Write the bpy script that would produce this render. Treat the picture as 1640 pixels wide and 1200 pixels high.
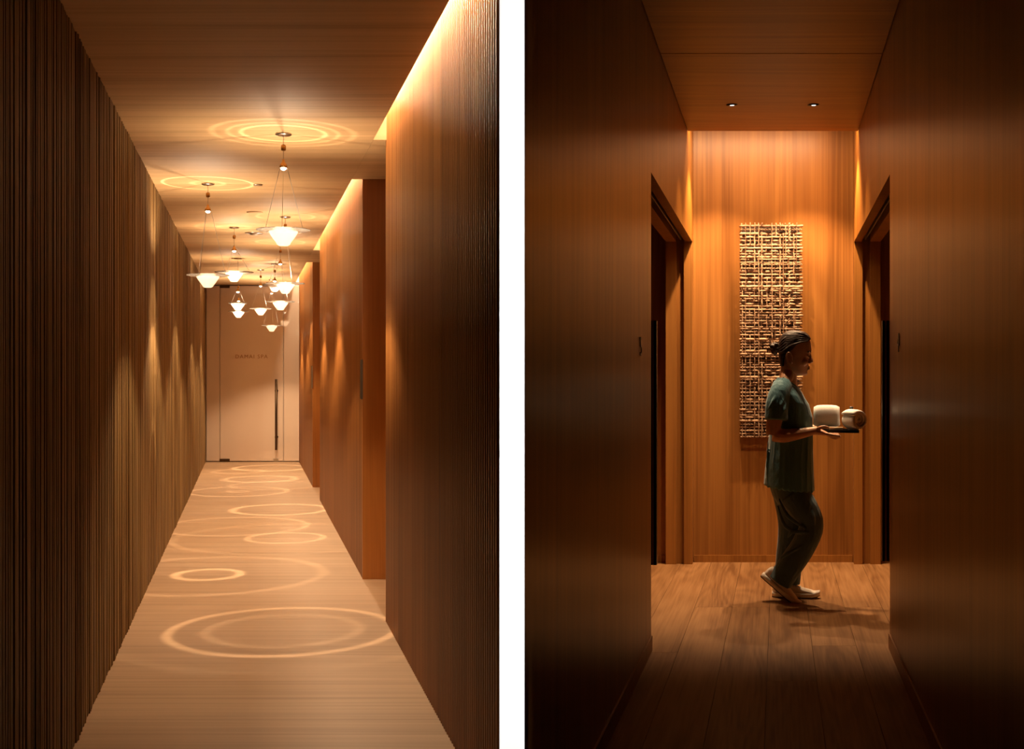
import bpy, bmesh, math, random
from mathutils import Vector, Matrix
R = random.Random(7)
PI = math.pi
for o in list(bpy.data.objects): bpy.data.objects.remove(o)
scene = bpy.context.scene
C = scene.collection

# ------------------------------------------------------------------ camera
F = 1950.0; HZ = 591.0; H = 1.31            # focal length in px, horizon row, eye height
cam_d = bpy.data.cameras.new('camera'); cam = bpy.data.objects.new('camera', cam_d); C.objects.link(cam)
cam_d.sensor_width = 36; cam_d.lens = F / 1640 * 36; cam_d.shift_y = (HZ - 600) / 1640
cam_d.clip_start = .05; cam_d.clip_end = 100
cam.location = (0, 0, H); cam.rotation_euler = (PI / 2, 0, 0)
scene.camera = cam

# ------------------------------------------------------------------ world, exposure
w = bpy.data.worlds.new('world'); scene.world = w; w.use_nodes = True
w.node_tree.nodes['Background'].inputs[0].default_value = (.5, .33, .2, 1)
w.node_tree.nodes['Background'].inputs[1].default_value = .004
vs = scene.view_settings
vs.view_transform = 'Standard'; vs.look = 'None'; vs.gamma = 1; vs.use_curve_mapping = False
vs.exposure = 0.0

# ------------------------------------------------------------------ two passages that branch off the lobby
class Passage:
    """A straight passage: u metres off its axis, Y metres ahead, z above its own floor."""
    def __init__(s, x0, y0): s.k = (x0 - 820) / F; s.m = (HZ - y0) / F; s.x0 = x0; s.y0 = y0; s.ang = math.atan(-s.k)
    def P(s, u, Y, z): return Vector((u + s.k * Y, Y, z + s.m * Y))
    def Y_floor(s, py): return F * H / (py - s.y0)
    def u_at(s, px, Y): return (px - s.x0) * Y / F
    def z_at(s, py, Y): return H + (s.y0 - py) * Y / F
A = Passage(398.0, 591.0)      # pendant corridor
B = Passage(1245.5, 618.0)     # door corridor, falls very gently

A_CEIL = H + 1.181; A_UL = -.597; A_UR = .718; A_UC = .643
A_P1 = A.Y_floor(995); A_R1 = A.Y_floor(928); A_P2 = A.Y_floor(801); A_R2 = A.Y_floor(780.5); A_END = A.Y_floor(740)
A_C1 = F * 1.181 / (591 - 224); A_C2 = F * 1.181 / (591 - 401)
A_START = F * A_UR / (800 - A.x0)
B_CEIL = H + 1.765; B_UL = -.626; B_UR = .560
B_CL = 6.02; B_CR = 6.08; B_JAMB = 8.93; B_END = B.Y_floor(900.5); B_EDGE = F * 1.765 / (618 - 210)
B_START = F * -B_UL / (B.x0 - 840); B_HEAD = H + 1.056

WARM = (1.0, .75, .50); WARM2 = (1.0, .63, .34)
def area_light(name, loc, rot, sx, sy, energy, color=WARM):
    d = bpy.data.lights.new(name, 'AREA'); d.shape = 'RECTANGLE'; d.size = sx; d.size_y = sy; d.energy = energy; d.color = color
    o = bpy.data.objects.new(name, d); C.objects.link(o); o.location = loc; o.rotation_euler = rot; return o
def spot_light(name, loc, target, energy, size, blend, color=WARM, radius=.02):
    d = bpy.data.lights.new(name, 'SPOT'); d.energy = energy; d.spot_size = size; d.spot_blend = blend; d.color = color; d.shadow_soft_size = radius
    o = bpy.data.objects.new(name, d); C.objects.link(o); o.location = loc
    o.rotation_euler = (Vector(target) - Vector(loc)).to_track_quat('-Z', 'Y').to_euler(); return o

# cove strips of the pendant corridor (above the ceiling's free edge) and the slot of the door corridor
for (y0, y1, e) in ((A_START + .02, A_C1 - .02, 24), (A_R1 + .03, A_C2 - .02, 36), (A_R2 + .03, A_END - .03, 28)):
    ym = (y0 + y1) / 2
    area_light('cove_light', A.P(A_UC + .042, ym, A_CEIL + .22), (0, 0, A.ang), .03, (y1 - y0) / math.cos(A.ang), e)
area_light('slot_light', B.P(-.03, B_EDGE + .1, B_CEIL + .12), (math.radians(14), 0, 0), 1.1, .06, 22, WARM2)
for u_ in (-.34, .33): spot_light('slot_spot', B.P(u_, B_EDGE + .12, B_CEIL + .05), B.P(u_, B_EDGE + .05, 0), 245, math.radians(92), .6, WARM2, .025)
# two unseen lamps added only to brighten the white pier between the passages
spot_light('added_pier_light_top', (0, 2.79, 3.06), (0, 2.99, .70), 4200, math.radians(7.8), .15, (1, .97, .93), .002)
spot_light('added_pier_light_low', (0, 2.79, -.02), (0, 2.99, 1.95), 2500, math.radians(9.5), .15, (1, .97, .93), .002)

# ------------------------------------------------------------------ materials
def nt(m): m.use_nodes = True; t = m.node_tree; return t, t.nodes, t.links
def plain(name, col, rough=.5, metal=0, spec=.5, emit=None, estr=0, noise=0, coat=0):
    m = bpy.data.materials.new(name); t, n, l = nt(m); b = n['Principled BSDF']
    b.inputs['Base Color'].default_value = (*col, 1); b.inputs['Roughness'].default_value = rough; b.inputs['Metallic'].default_value = metal
    b.inputs['Specular IOR Level'].default_value = spec; b.inputs['Coat Weight'].default_value = coat
    if emit: b.inputs['Emission Color'].default_value = (*emit, 1); b.inputs['Emission Strength'].default_value = estr
    if noise:
        tc = n.new('ShaderNodeTexCoord'); nz = n.new('ShaderNodeTexNoise'); nz.inputs['Scale'].default_value = noise; nz.inputs['Detail'].default_value = 4
        l.new(tc.outputs['Object'], nz.inputs['Vector'])
        mx = n.new('ShaderNodeMix'); mx.data_type = 'RGBA'
        mx.inputs[6].default_value = (*[c * .8 for c in col], 1); mx.inputs[7].default_value = (*[min(1, c * 1.15) for c in col], 1)
        l.new(nz.outputs['Fac'], mx.inputs[0]); l.new(mx.outputs[2], b.inputs['Base Color'])
        bp = n.new('ShaderNodeBump'); bp.inputs['Strength'].default_value = .12; bp.inputs['Distance'].default_value = .002
        l.new(nz.outputs['Fac'], bp.inputs['Height']); l.new(bp.outputs['Normal'], b.inputs['Normal'])
    return m

def wood(name, dark, mid, light, grain='Z', fine=70, broad=5, along=1.0, rough=.4, bump=.15, band=0, spec=.5, rings=False, pieces=False, rvar=.12, turn=0):
    """grain: axis along the fibres; band: width (m) of veneer leaves that differ a little in tone."""
    m = bpy.data.materials.new(name); t, n, l = nt(m); b = n['Principled BSDF']
    tc = n.new('ShaderNodeTexCoord'); src = tc.outputs['Object']
    if turn:
        vr = n.new('ShaderNodeVectorRotate'); vr.rotation_type = 'Z_AXIS'; vr.inputs['Angle'].default_value = turn; l.new(src, vr.inputs['Vector']); src = vr.outputs[0]
    if pieces:
        oi = n.new('ShaderNodeObjectInfo'); ad = n.new('ShaderNodeVectorMath'); ad.operation = 'MULTIPLY_ADD'
        l.new(oi.outputs['Random'], ad.inputs[0]); ad.inputs[1].default_value = (13, 29, 17); l.new(src, ad.inputs[2]); src = ad.outputs[0]
    def layer(sc, al, det, dist):
        mp = n.new('ShaderNodeMapping'); s = [sc, sc, sc]; s['XYZ'.index(grain)] = al; mp.inputs['Scale'].default_value = s
        l.new(src, mp.inputs['Vector']); z = n.new('ShaderNodeTexNoise'); z.inputs['Scale'].default_value = 1
        z.inputs['Detail'].default_value = det; z.inputs['Distortion'].default_value = dist; l.new(mp.outputs[0], z.inputs['Vector']); return z.outputs['Fac']
    f = layer(fine, along * 1.6, 3, .2); g = layer(broad, along * .5, 3, 1.2)
    mixn = n.new('ShaderNodeMix'); mixn.data_type = 'FLOAT'; mixn.inputs[0].default_value = .45
    l.new(g, mixn.inputs[2]); l.new(f, mixn.inputs[3]); val = mixn.outputs[0]
    if rings:                                             # cathedral figure: iso-lines of a slow field
        h = layer(broad * .55, along * .35, 1, .4)
        m1 = n.new('ShaderNodeMath'); m1.operation = 'MULTIPLY'; m1.inputs[1].default_value = 75; l.new(h, m1.inputs[0])
        m2 = n.new('ShaderNodeMath'); m2.operation = 'SINE'; l.new(m1.outputs[0], m2.inputs[0])
        m3 = n.new('ShaderNodeMath'); m3.operation = 'MULTIPLY_ADD'; m3.inputs[1].default_value = .045; l.new(m2.outputs[0], m3.inputs[0]); l.new(val, m3.inputs[2]); val = m3.outputs[0]
    if band or pieces:
        if band:
            sp = n.new('ShaderNodeSeparateXYZ'); l.new(src, sp.inputs[0])
            ax = sp.outputs['Y'] if grain != 'Y' else sp.outputs['X']
            if band < 0: ax = sp.outputs['X']
            d = n.new('ShaderNodeMath'); d.operation = 'DIVIDE'; d.inputs[1].default_value = abs(band); l.new(ax, d.inputs[0])
            fl = n.new('ShaderNodeMath'); fl.operation = 'FLOOR'; l.new(d.outputs[0], fl.inputs[0])
            wn = n.new('ShaderNodeTexWhiteNoise'); wn.noise_dimensions = '1D'; l.new(fl.outputs[0], wn.inputs['W']); rv = wn.outputs['Value']
        else: rv = oi.outputs['Random']
        a1 = n.new('ShaderNodeMath'); a1.operation = 'MULTIPLY_ADD'; a1.inputs[1].default_value = rvar; l.new(rv, a1.inputs[0])
        a2 = n.new('ShaderNodeMath'); a2.operation = 'SUBTRACT'; a2.inputs[1].default_value = rvar / 2; l.new(val, a1.inputs[2]); l.new(a1.outputs[0], a2.inputs[0]); val = a2.outputs[0]
    cr = n.new('ShaderNodeValToRGB'); e = cr.color_ramp.elements
    e[0].position = .32; e[0].color = (*dark, 1); e[1].position = .68; e[1].color = (*light, 1)
    x = e.new(.5); x.color = (*mid, 1)
    l.new(val, cr.inputs[0]); l.new(cr.outputs[0], b.inputs['Base Color'])
    b.inputs['Roughness'].default_value = rough; b.inputs['Specular IOR Level'].default_value = spec
    if bump:
        bp = n.new('ShaderNodeBump'); bp.inputs['Strength'].default_value = bump; bp.inputs['Distance'].default_value = .002
        l.new(f, bp.inputs['Height']); l.new(bp.outputs['Normal'], b.inputs['Normal'])
    return m

M = {}
M['floor_pale'] = wood('pale_crossgrain_floor', (0.400, 0.262, 0.153), (0.500, 0.335, 0.198), (0.570, 0.388, 0.239), 'X', 45, 9, .5, .5, .05)
M['ceil_pale'] = wood('pale_crossgrain_ceiling', (0.449, 0.281, 0.128), (0.586, 0.380, 0.181), (0.674, 0.454, 0.225), 'X', 45, 8, .45, .6, .05)
M['bamboo_dark'] = wood('dark_bamboo', (0.108, 0.061, 0.020), (0.243, 0.144, 0.051), (0.426, 0.269, 0.096), 'Z', 55, 12, .8, .6, .35)
M['slat'] = wood('amber_slat_wood', (0.202, 0.076, 0.016), (0.323, 0.128, 0.032), (0.403, 0.177, 0.049), 'Z', 40, 7, .5, .36, .05)
M['amber'] = wood('amber_veneer', (.34, .125, .022), (.42, .16, .030), (.48, .19, .038), 'Z', 90, 6, .8, .4, .03)
M['groove'] = plain('dark_backing', (.045, .020, .008), .7)
M['veneer'] = wood('teak_veneer', (0.171, 0.062, 0.009), (0.260, 0.102, 0.017), (0.334, 0.141, 0.025), 'Z', 85, 5, .55, .30, .05, spec=.14, band=.16, rings=True, rvar=.09)
M['veneer_end'] = wood('teak_veneer_end', (0.185, 0.071, 0.013), (0.281, 0.116, 0.025), (0.361, 0.161, 0.036), 'Z', 85, 5, .5, .38, .05, band=-.13, rings=True, rvar=.11)
M['veneer_ceil'] = wood('teak_veneer_ceiling', (0.171, 0.062, 0.009), (0.249, 0.099, 0.016), (0.311, 0.134, 0.023), 'X', 70, 5, .55, .45, .05, rings=True)
M['plank'] = wood('oak_plank', (0.155, 0.070, 0.024), (0.256, 0.130, 0.050), (0.334, 0.181, 0.077), 'Y', 75, 6, 1.0, .5, .12, spec=.18, rings=True, pieces=True, rvar=.10, turn=math.atan(B.k))
M['frame'] = wood('teak_frame', (0.212, 0.081, 0.014), (0.293, 0.120, 0.022), (0.351, 0.151, 0.030), 'Z', 85, 7, .6, .42, .04)
M['white'] = plain('white_plaster', (.96, .96, .96), .7)
M['lobby'] = plain('dark_lobby_floor', (.03, .022, .016), .7)
M['black'] = plain('black_metal', (.012, .010, .010), .32, .6)
M['bronze'] = plain('dark_bronze', (.10, .062, .032), .35, .8)
M['glint'] = plain('painted_glint', (.42, .26, .10), .5, .2)  # paler gold colour that paints the glint on the handles
M['steel'] = plain('brushed_steel', (.62, .58, .52), .28, 1)
M['brass'] = plain('aged_brass', (.40, .20, .06), .35, .9)
M['gold'] = plain('gold_letter', (.42, .20, .06), .6, 0)
M['cable'] = plain('grey_cable', (.25, .2, .16), .5)
M['bulb'] = plain('lit_bulb', (1, .9, .8), .4, emit=(1, .80, .55), estr=14)
M['lens'] = plain('lit_downlight_lens', (1, 1, 1), .3, emit=(1, .93, .85), estr=2.2)
M['dark_in'] = plain('black_baffle', (.02, .016, .012), .35, .3)
M['doorglass'] = plain('cream_frosted_glass', (.78, .62, .48), .45, coat=.6); M['doorglass'].node_tree.nodes['Principled BSDF'].inputs['Coat Roughness'].default_value = .04; M['doorglass'].node_tree.nodes['Principled BSDF'].inputs['Coat IOR'].default_value = 1.9; M['doorglass'].node_tree.nodes['Principled BSDF'].inputs['Coat Weight'].default_value = 1
M['skin'] = plain('skin', (.60, .33, .20), .45, noise=30)
b = M['skin'].node_tree.nodes['Principled BSDF']; b.inputs['Subsurface Weight'].default_value = .15; b.inputs['Subsurface Radius'].default_value = (.01, .004, .002)
M['lip'] = plain('lip', (.42, .14, .10), .4)
M['towel'] = plain('white_towel', (.93, .90, .85), .95, noise=160)
M['shoe'] = plain('off_white_knit', (.72, .66, .58), .7, noise=200)
M['sole'] = plain('white_sole', (.78, .74, .68), .6)
M['treads'] = plain('dark_tread', (.05, .04, .035), .6)
M['eye'] = plain('dark_eye', (.02, .012, .01), .25)
M['bamboo_light'] = plain('pale_bamboo', (.66, .50, .30), .45, noise=40)
M['bottle'] = plain('grey_cap', (.12, .12, .13), .35)

def glass_mat(name, tint, gl, rough=.03):
    m = bpy.data.materials.new(name); t, n, l = nt(m); n.remove(n['Principled BSDF'])
    tr = n.new('ShaderNodeBsdfTransparent'); tr.inputs[0].default_value = (*tint, 1)
    g = n.new('ShaderNodeBsdfGlossy'); g.inputs['Roughness'].default_value = rough; g.inputs[0].default_value = (1, 1, 1, 1)
    df = n.new('ShaderNodeBsdfTranslucent'); df.inputs[0].default_value = (.95, .92, .88, 1)
    fr = n.new('ShaderNodeFresnel'); fr.inputs[0].default_value = 1.5
    a = n.new('ShaderNodeMath'); a.operation = 'ADD'; a.inputs[1].default_value = gl; l.new(fr.outputs[0], a.inputs[0])
    mx = n.new('ShaderNodeMixShader'); mx2 = n.new('ShaderNodeMixShader'); mx2.inputs[0].default_value = .12
    l.new(tr.outputs[0], mx2.inputs[1]); l.new(df.outputs[0], mx2.inputs[2])
    l.new(a.outputs[0], mx.inputs[0]); l.new(mx2.outputs[0], mx.inputs[1]); l.new(g.outputs[0], mx.inputs[2])
    l.new(mx.outputs[0], n['Material Output'].inputs[0]); return m
M['glass'] = glass_mat('clear_glass', (.97, .96, .95), .03)
def frost_mat(name, clear):
    m = bpy.data.materials.new(name); t, n, l = nt(m); n.remove(n['Principled BSDF'])
    tl = n.new('ShaderNodeBsdfTranslucent'); tl.inputs[0].default_value = (.95, .92, .88, 1)
    df = n.new('ShaderNodeBsdfDiffuse'); df.inputs[0].default_value = (.9, .88, .85, 1)
    g = n.new('ShaderNodeBsdfGlossy'); g.inputs['Roughness'].default_value = .1
    tr = n.new('ShaderNodeBsdfTransparent')
    def mix(f, a, b_): x = n.new('ShaderNodeMixShader'); x.inputs[0].default_value = f; l.new(a.outputs[0], x.inputs[1]); l.new(b_.outputs[0], x.inputs[2]); return x
    x = mix(.35, tl, df); x = mix(.08, x, g); x = mix(clear, x, tr)
    l.new(x.outputs[0], n['Material Output'].inputs[0]); return m
M['frost'] = frost_mat('frosted_glass', .15); M['halffrost'] = frost_mat('half_frosted_glass', .6)

def cloth_mat(name, c1, c2):
    m = bpy.data.materials.new(name); t, n, l = nt(m); b = n['Principled BSDF']; b.inputs['Roughness'].default_value = .75
    b.inputs['Sheen Weight'].default_value = .25
    tc = n.new('ShaderNodeTexCoord'); mp = n.new('ShaderNodeMapping'); mp.inputs['Scale'].default_value = (1, 1, .45); l.new(tc.outputs['Object'], mp.inputs[0])
    nz = n.new('ShaderNodeTexNoise'); nz.inputs['Scale'].default_value = 14; nz.inputs['Detail'].default_value = 3; nz.inputs['Distortion'].default_value = 1.2; l.new(mp.outputs[0], nz.inputs['Vector'])
    mx = n.new('ShaderNodeMix'); mx.data_type = 'RGBA'; mx.inputs[6].default_value = (*c1, 1); mx.inputs[7].default_value = (*c2, 1); l.new(nz.outputs['Fac'], mx.inputs[0]); l.new(mx.outputs[2], b.inputs['Base Color'])
    bp = n.new('ShaderNodeBump'); bp.inputs['Strength'].default_value = .55; bp.inputs['Distance'].default_value = .02; l.new(nz.outputs['Fac'], bp.inputs['Height']); l.new(bp.outputs['Normal'], b.inputs['Normal'])
    return m
M['tunic'] = cloth_mat('teal_cotton', (.060, .200, .250), (.080, .240, .300))
M['trouser'] = cloth_mat('charcoal_teal_cotton', (.036, .090, .115), (.048, .110, .140))
def hair_mat():
    m = bpy.data.materials.new('dark_brown_hair'); t, n, l = nt(m); b = n['Principled BSDF']; b.inputs['Roughness'].default_value = .5; b.inputs['Specular IOR Level'].default_value = .3
    tc = n.new('ShaderNodeTexCoord'); mp = n.new('ShaderNodeMapping'); mp.inputs['Scale'].default_value = (25, 60, 160); mp.inputs['Rotation'].default_value = (0, .5, 0); l.new(tc.outputs['Object'], mp.inputs[0])
    nz = n.new('ShaderNodeTexNoise'); nz.inputs['Scale'].default_value = 1; nz.inputs['Detail'].default_value = 3; l.new(mp.outputs[0], nz.inputs['Vector'])
    cr = n.new('ShaderNodeValToRGB'); cr.color_ramp.elements[0].color = (.008, .004, .003, 1); cr.color_ramp.elements[1].color = (.050, .022, .013, 1)
    cr.color_ramp.elements[0].position = .35; cr.color_ramp.elements[1].position = .7
    l.new(nz.outputs['Fac'], cr.inputs[0]); l.new(cr.outputs[0], b.inputs['Base Color'])
    bp = n.new('ShaderNodeBump'); bp.inputs['Strength'].default_value = .6; bp.inputs['Distance'].default_value = .006; l.new(nz.outputs['Fac'], bp.inputs['Height']); l.new(bp.outputs['Normal'], b.inputs['Normal'])
    return m
M['hair'] = hair_mat()
def cane_mat():
    m = bpy.data.materials.new('woven_cane'); t, n, l = nt(m); b = n['Principled BSDF']; b.inputs['Roughness'].default_value = .65
    oi = n.new('ShaderNodeObjectInfo'); tc = n.new('ShaderNodeTexCoord'); nz = n.new('ShaderNodeTexNoise'); nz.inputs['Scale'].default_value = 35; l.new(tc.outputs['Object'], nz.inputs['Vector'])
    ad = n.new('ShaderNodeMath'); ad.operation = 'MULTIPLY_ADD'; ad.inputs[1].default_value = .6; l.new(oi.outputs['Random'], ad.inputs[0])
    a2 = n.new('ShaderNodeMath'); a2.operation = 'MULTIPLY'; a2.inputs[1].default_value = .4; l.new(nz.outputs['Fac'], a2.inputs[0]); l.new(a2.outputs[0], ad.inputs[2])
    cr = n.new('ShaderNodeValToRGB'); cr.color_ramp.elements[0].color = (.20, .11, .058, 1); cr.color_ramp.elements[1].color = (.54, .36, .22, 1)
    l.new(ad.outputs[0], cr.inputs[0]); l.new(cr.outputs[0], b.inputs['Base Color']); return m
M['cane'] = cane_mat()

# ------------------------------------------------------------------ mesh helpers
def link(name, me, mat, parent=None, smooth=False):
    o = bpy.data.objects.new(name, me); C.objects.link(o)
    if mat and not me.materials: me.materials.append(mat)
    if smooth:
        for p in me.polygons: p.use_smooth = True
    if parent: o.parent = parent
    return o
def obj(name, bm, mat, parent=None, smooth=False, kind=None):
    bmesh.ops.recalc_face_normals(bm, faces=bm.faces[:]); me = bpy.data.meshes.new(name); bm.to_mesh(me); bm.free()
    o = link(name, me, mat, parent, smooth)
    if kind: o['kind'] = kind
    return o
def tag(o, label, cat=None, group=None, kind=None):
    o['label'] = label
    if cat: o['category'] = cat
    if group: o['group'] = group
    if kind: o['kind'] = kind
    return o
def empty(name, loc=(0, 0, 0), rot=(0, 0, 0)):
    o = bpy.data.objects.new(name, None); C.objects.link(o); o.location = loc; o.rotation_euler = rot; o.empty_display_size = .1; return o
def struct(name, bm, mat, label=None):
    o = obj(name, bm, mat); o['kind'] = 'structure'
    if label: o['label'] = label
    return o
def hexa(bm, p):                       # 8 corners: bottom four ccw, top four ccw
    v = [bm.verts.new(q) for q in p]
    for f in ((3, 2, 1, 0), (4, 5, 6, 7), (0, 1, 5, 4), (1, 2, 6, 5), (2, 3, 7, 6), (3, 0, 4, 7)): bm.faces.new([v[i] for i in f])
def cbox(S, u0, u1, y0, y1, z0, z1, bm=None):
    bm = bm or bmesh.new()
    hexa(bm, [S.P(u0, y0, z0), S.P(u1, y0, z0), S.P(u1, y1, z0), S.P(u0, y1, z0), S.P(u0, y0, z1), S.P(u1, y0, z1), S.P(u1, y1, z1), S.P(u0, y1, z1)]); return bm
def box(x0, x1, y0, y1, z0, z1, bm=None, bevel=0):
    bm = bm or bmesh.new()
    hexa(bm, [(x0, y0, z0), (x1, y0, z0), (x1, y1, z0), (x0, y1, z0), (x0, y0, z1), (x1, y0, z1), (x1, y1, z1), (x0, y1, z1)])
    if bevel: bmesh.ops.bevel(bm, geom=bm.edges[:], offset=bevel, segments=2, affect='EDGES')
    return bm
def rings(bm, rs, cap=True):
    vs_ = [[bm.verts.new(p) for p in r] for r in rs]; n = len(rs[0])
    for a, b_ in zip(vs_, vs_[1:]):
        for i in range(n): bm.faces.new((a[i], a[(i + 1) % n], b_[(i + 1) % n], b_[i]))
    if cap: bm.faces.new(vs_[0][::-1]); bm.faces.new(vs_[-1])
    return bm
def lathe(prof, n=32, bm=None, c=(0, 0, 0), close=False):
    bm = bm or bmesh.new(); c = Vector(c)
    if close: prof = prof + [prof[0]]
    return rings(bm, [[c + Vector((max(r, 1e-4) * math.cos(2 * PI * i / n), max(r, 1e-4) * math.sin(2 * PI * i / n), z)) for i in range(n)] for r, z in prof], not close)
def tube(pts, rad, n=8, bm=None, flat=1.0, up=None):
    """tube through points; rad number or list; flat squeezes the second axis"""
    bm = bm or bmesh.new(); pts = [Vector(p) for p in pts]; k = len(pts)
    if not isinstance(rad, (list, tuple)): rad = [rad] * k
    rs = []; ref = Vector(up) if up else None
    for i, p in enumerate(pts):
        d = (pts[min(i + 1, k - 1)] - pts[max(i - 1, 0)]).normalized()
        if ref is None: ref = Vector((0, 0, 1)) if abs(d.z) < .8 else Vector((0, 1, 0))
        a = (ref - d * ref.dot(d)).normalized(); b_ = d.cross(a)
        if not up: ref = a
        rs.append([p + a * (rad[i] * math.cos(2 * PI * j / n)) + b_ * (rad[i] * flat * math.sin(2 * PI * j / n)) for j in range(n)])
    return rings(bm, rs)
def ball(c, r, n=16, bm=None, rot=None):
    bm = bm or bmesh.new(); r = r if isinstance(r, (tuple, list)) else (r, r, r)
    m = Matrix.Translation(c) @ (rot.to_matrix().to_4x4() if rot else Matrix()) @ Matrix.Diagonal((*r, 1))
    bmesh.ops.create_uvsphere(bm, u_segments=n, v_segments=max(6, n * 2 // 3), radius=1, matrix=m); return bm
def catmull(pts, m=6):
    P = [Vector(p) for p in pts]; out = []
    for i in range(len(P) - 1):
        a, b_, c, d = P[max(i - 1, 0)], P[i], P[i + 1], P[min(i + 2, len(P) - 1)]
        for j in range(m):
            t = j / m; out.append(.5 * (2 * b_ + (c - a) * t + (2 * a - 5 * b_ + 4 * c - d) * t * t + (3 * b_ - a - 3 * c + d) * t ** 3))
    out.append(P[-1]); return out
def remesh(o, vox, it=3):
    r = o.modifiers.new('remesh', 'REMESH'); r.mode = 'VOXEL'; r.voxel_size = vox; r.use_smooth_shade = True
    if it: s = o.modifiers.new('smooth', 'SMOOTH'); s.factor = .5; s.iterations = it
    return o

# ------------------------------------------------------------------ lobby, and a white pier added for the blank gap
struct('floor_lobby', box(-2.2, 2.2, -1.2, 2.98, -.12, -.045), M['lobby'])
struct('ceiling_lobby', box(-2.2, 2.2, -1.2, 2.98, 3.1, 3.2), M['lobby'])
bm = bmesh.new(); yl, yr = A_START, B_START
pl = [(-20 / F * 2.99, 2.99), (20 / F * 2.99, 2.99), (20 / F * yr, yr), (B.P(B_UL - .02, 3.7, 0).x, 3.7), (A.P(A_UR + .02, 3.7, 0).x, 3.7), (-20 / F * yl, yl)]
rings(bm, [[(x, y, z) for x, y in pl] for z in (-.1, 3.2)])
for z0, z1, nm in ((2.76, 3.08, 'pier_beam_blocker_top'), (-.04, .25, 'pier_beam_blocker_low')):     # unseen plates added to hold the added beams on the pier
    t = empty(nm, (0, 2.79, z0)); tag(t, 'unseen black plates added at the lobby ' + ('ceiling' if z0 > 1 else 'floor') + ' to hold added light on the white pier', 'light blocker')
    for sx_ in (-1, 1): obj('blocker_fin', box(*sorted((sx_ * .0047, sx_ * .010)), -.05, .07, 0, z1 - z0), bpy.data.materials.get('fin') or plain('fin', (.01, .01, .01), .8), t)
struct('wall_added_pier', bm, M['white'], 'narrow white pier added to fill the blank gap between the two passages')

xl = A.P(A_UL - .012, 2.5, 0).x; xr = B.P(B_UR, 2.3, 0).x
struct('wall_lobby_left', box(-2.2, xl, 2.44, 2.5, -.045, 3.1), M['lobby']); struct('wall_lobby_right', box(xr, 2.2, 2.24, 2.3, -.045, 3.1), M['lobby'])
struct('wall_lobby_lintel', box(-2.2, -.035, 2.99, 3.015, A_CEIL, 3.1), M['lobby'])
# ------------------------------------------------------------------ pendant corridor: shell
fq = struct('floor_left', cbox(A, A_UL - .12, A_UR + .04, 3.0, A_END + .4, -.08, 0), M['floor_pale'])
for y0, y1 in ((A_P1 - .1, A_R1 + .05), (A_P2 - .1, A_R2 + .05)): obj('alcove_floor', cbox(A, A_UR + .04, 1.05, y0, y1, -.08, 0), M['floor_pale'], fq)
cl = struct('ceiling_left', cbox(A, A_UL - .12, A_UC, 3.02, A_R1 - .004, A_CEIL, A_CEIL + .06), M['ceil_pale'])
yj = [A_R1, 12.0, A_END + .1]
for a_, b_ in zip(yj, yj[1:]): obj('ceiling_panel', cbox(A, A_UL - .12, A_UC, a_, b_ - .004, A_CEIL, A_CEIL + .06), M['ceil_pale'], cl)
for (y0, y1) in ((A_C1, A_R1), (A_C2, A_R2)): obj('alcove_soffit', cbox(A, A_UC + .001, 1.05, y0, y1, A_CEIL, A_CEIL + .36), M['ceil_pale'], cl)
for (y0, y1) in ((A_START, A_C1), (A_R1, A_C2), (A_R2, A_END)): obj('cove_lid', cbox(A, A_UC - .1, A_UR + .06, y0, y1, A_CEIL + .36, A_CEIL + .4), M['ceil_pale'], cl); obj('cove_upstand', cbox(A, A_UC - .1, A_UC - .08, y0, y1, A_CEIL + .06, A_CEIL + .36), M['ceil_pale'], cl)
# left wall: dark split-bamboo ribs
wl = struct('wall_left', cbox(A, A_UL - .12, A_UL - .012, 2.5, A_END, 0, A_CEIL), M['groove'])
bm = bmesh.new(); y = 2.5; rr = random.Random(3)
while y < A_END - .03:
    wd = rr.uniform(.011, .026); dp = rr.uniform(.003, .0075) + (.003 if rr.random() < .12 else 0); u0 = A_UL - .012
    seg = 3; lean = rr.uniform(-.0015, .0015); prof = [(u0 - .003, .0008), (u0 + dp * .85, wd * .10), (u0 + dp, wd * .32), (u0 + dp, wd * .68), (u0 + dp * .85, wd * .90), (u0 - .003, wd - .0008)]
    zs = [0, rr.uniform(.5, .9), rr.uniform(1.3, 1.9), A_CEIL]; rs = []
    for z in zs:
        j = rr.uniform(-.0012, .0012); rs.append([A.P(u + j, y + v, z) for u, v in prof])
    rings(bm, rs); y += wd + rr.uniform(0, .003)
obj('slats', bm, M['bamboo_dark'], wl, kind='stuff')
# right wall: three runs of round amber slats with door alcoves between
def slat_run(y0, y1, label, th=.26):
    o = struct('wall_right', cbox(A, A_UR + .011, A_UR + th, y0, y1, 0, A_CEIL + .36), M['groove'], label)
    bm = bmesh.new(); pitch = .0346; n = int((y1 - y0) / pitch); p = (y1 - y0) / n
    for i in range(n):
        y = y0 + i * p; d = .019; r0 = A_UR + .012
        prof = [(r0, p * .17), (r0 - d * .55, p * .18), (r0 - d * .88, p * .27), (r0 - d, p * .42), (r0 - d, p * .58), (r0 - d * .88, p * .73), (r0 - d * .55, p * .82), (r0, p * .83)]
        rings(bm, [[A.P(u, y + v, z) for u, v in prof] for z in (.0, A_CEIL + .36)])
    obj('slats', bm, M['slat'], o, smooth=True, kind='stuff'); return o
w1 = slat_run(A_START, A_P1, 'nearest run of amber wooden slats on the right', .055)
w2 = slat_run(A_R1 + .02, A_P2, 'middle run of amber wooden slats between two alcoves')
w3 = slat_run(A_R2 + .02, A_END, 'farthest run of amber wooden slats beside the glass door')
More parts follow.
